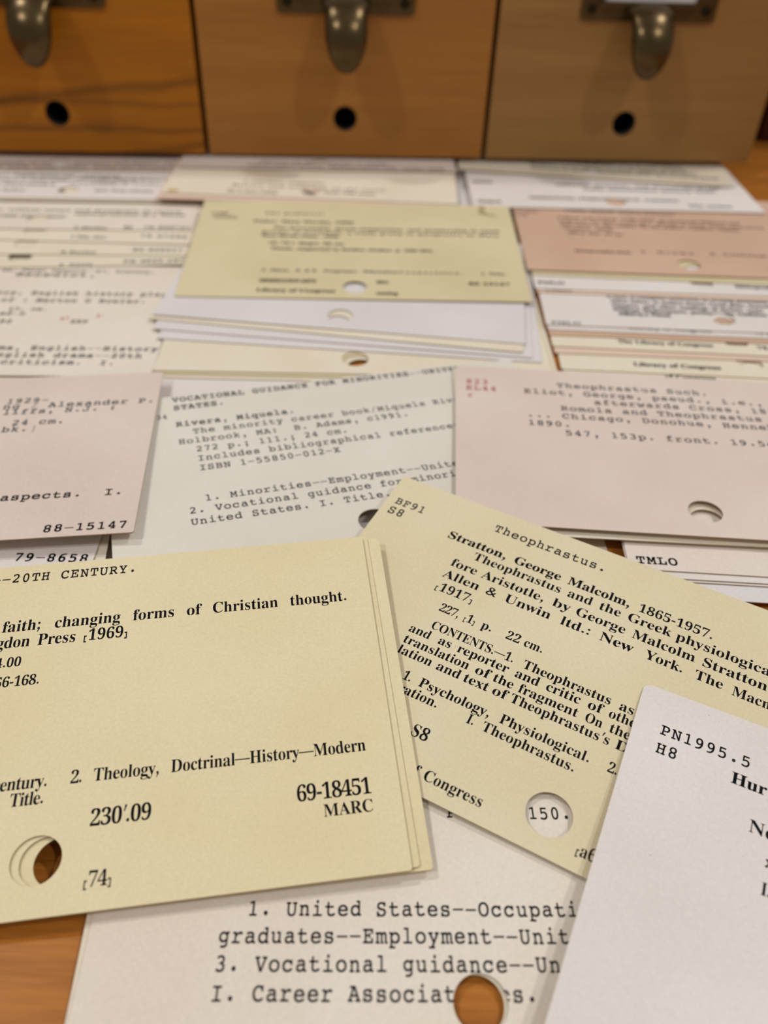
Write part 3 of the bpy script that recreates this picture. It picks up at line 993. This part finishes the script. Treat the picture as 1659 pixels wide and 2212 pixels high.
def make_drawer(i, label):
    """front 0..DW wide, its outer face at local y = 0, the tray runs back along +y"""
    x0, x1 = -DW / 2 + 1.1, DW / 2 - 1.1
    ctr = Vector((DX, DY, 0)) + us * (i - 0.5) * DW
    root = empty('card_catalog_drawer', (ctr.x, ctr.y, Z0), YAW)
    tag(root, label, 'drawer', 'card catalog drawers in a row behind the cards')
    wd = DRAWER_WOOD[i]
    fr = slab(rrect(x0, 0, x1, 118, 0.8, 2), [circle(-0.46, 16.3, 5.3, 40)], -13, 0, 'XZ')
    bm = bmesh.new(); bm.from_mesh(fr)
    bm.to_mesh(fr); bm.free()
    link('front_panel', fr, root, (wd, wd))
    link('hole_shade_plug', loft([[(-0.46 + 5.6 * math.cos(a), y, 16.3 + 5.6 * math.sin(a)) for a in [2 * math.pi * k / 24 for k in range(24)]] for y in (13.05, 16)]), root, (BLACK,))  # closed black plug added behind the hole so its depth looks unlit
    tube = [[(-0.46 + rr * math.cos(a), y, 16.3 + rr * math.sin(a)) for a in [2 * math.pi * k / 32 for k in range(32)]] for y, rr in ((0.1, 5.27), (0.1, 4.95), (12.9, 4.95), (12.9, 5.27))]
    link('shade_black_bushing', loft(tube, False), root, (BLACK,))  # thin bushing, coloured black as painted shade over the hole's wooden wall
    for sx in (-1, 1):
        xa, xb = (x0, x0 + 7) if sx < 0 else (x1 - 7, x1)
        link('side_panel', box(xa, 13, 0, xb, 400, 88, 0.6), root, (DRAWER_INNER,))
    link('bottom_panel', box(x0 + 7, 16.5, 1, x1 - 7, 400, 6), root, (DRAWER_INNER,))
    link('back_panel', box(x0 + 7, 390, 6, x1 - 7, 400, 88), root, (DRAWER_INNER,))
    # label holder: raised frame with an open window, four screws and a finger pull
    lh = link('label_holder', slab(rrect(-28.6, 57.6, 28.6, 92.5, 1.6, 3), [rrect(-19.6, 64.6, 19.6, 86.5, 0.8, 2)], 0.0, 1.1, 'XZ'), root, (BRASS, BRASS))
    rim = bmesh.new()
    for a, b in (((-21.6, 62.8), (21.6, 64.8)), ((-21.6, 86.3), (21.6, 88.3)), ((-21.6, 64.8), (-19.4, 86.3)), ((19.4, 64.8), (21.6, 86.3))):
        q = box(a[0], -2.6, a[1], b[0], -1.1, b[1], 0.5)
        rim.from_mesh(q)
    me = bpy.data.meshes.new('rim'); rim.to_mesh(me); rim.free()
    link('window_rim', me, lh, (BRASS,))
    link('paper_label', box(-19.5, -0.9, 64.7, 19.5, -0.3, 86.4), lh, (LABEL,))
    for x in (-24.4, 24.4):
        for z in (61.9, 88.5):
            link('screw', loft([[(x + rr * math.cos(a), y, z + rr * math.sin(a)) for a in [2 * math.pi * k / 16 for k in range(16)]] for y, rr in ((-1.0, 2.0), (-1.9, 1.9), (-2.2, 1.2))]), lh, (SCREW,))
    # finger pull: a hooded tongue that leaves the frame, arches out and curls down to a round tip
    path = [(61.0, 0.4, 10.4, 2.8), (61.8, 3, 10.4, 3.2), (61.2, 6, 9.6, 3.4), (59.6, 9, 8.8, 3.6), (57.2, 11.4, 8.8, 4.2),
            (54.2, 13.2, 9.0, 4.9), (50.8, 14.4, 8.8, 5.2), (47.4, 15.0, 8.0, 4.9), (44.4, 15.2, 6.9, 4.2), (41.9, 15.2, 5.5, 3.4), (39.8, 15.0, 3.8, 2.4), (38.6, 14.8, 1.8, 1.2)]
    rings = []
    for k, (z, y, w2, t2) in enumerate(path):
        a, b = path[max(0, k - 1)], path[min(len(path) - 1, k + 1)]
        d = Vector((0, -(b[1] - a[1]), b[0] - a[0])).normalized()
        nrm = Vector((0, d.z, -d.y))
        ring = []
        for j in range(20):
            an = 2 * math.pi * j / 20
            ring.append((w2 * math.cos(an), -y + nrm.y * t2 * math.sin(an), z + nrm.z * t2 * math.sin(an)))
        rings.append(ring)
    pl = link('finger_pull', loft(rings), root, (BRASS,))
    md = pl.modifiers.new('smooth', 'SUBSURF'); md.levels = 1; md.render_levels = 2
    return root


make_drawer(0, 'left orange-brown wooden card drawer with dark grain streaks and a brass pull')
make_drawer(1, 'middle honey-coloured wooden card drawer with a brass pull and round hole')
make_drawer(2, 'right pale brown wooden card drawer, white paper showing in its brass label frame')

# dark box behind the drawers at the right
bx = empty('wooden_box', (190, 468, 0), YAW)
tag(bx, 'dark red wooden box standing on the table right of the drawers', 'box')
link('body', box(0, 0, 0.2, 150, 260, 110, 1.2), bx, (RED_WOOD,))
link('lid', box(-2, -2, 110.2, 152, 262, 118, 1.2), bx, (RED_WOOD,))

# ------------------------------------------------------------------ table
tb = empty('table', (0, 450, -750))
tag(tb, 'light maple wooden table that all the cards and drawers lie on', 'table')
link('tabletop', box(-800, -750, 722, 800, 600, 750, 4, 3), tb, (TABLE_WOOD,))
link('apron', box(-730, -680, 640, 730, -658, 721.9), tb, (TABLE_WOOD,))
link('apron', box(-730, 508, 640, 730, 530, 721.9), tb, (TABLE_WOOD,))
for sx in (-1, 1):
    for sy in (-690, 490):
        link('leg', box(sx * 700 - 30, sy, 0, sx * 700 + 30, sy + 60, 639.9, 4), tb, (TABLE_WOOD,))
FLOORM, _ = mat('floor_carpet', (96, 84, 74), 0.9)
fl = link('floor', box(-2500, -2000, -770, 2500, 2600, -750.2), None, (FLOORM,))
fl['kind'] = 'structure'
WALLM, _ = mat('wall_paint', (196, 184, 168), 0.9)
wl = link('wall_back', box(-2500, 2600, -770, 2500, 2620, 1950), None, (WALLM,))
wl['kind'] = 'structure'
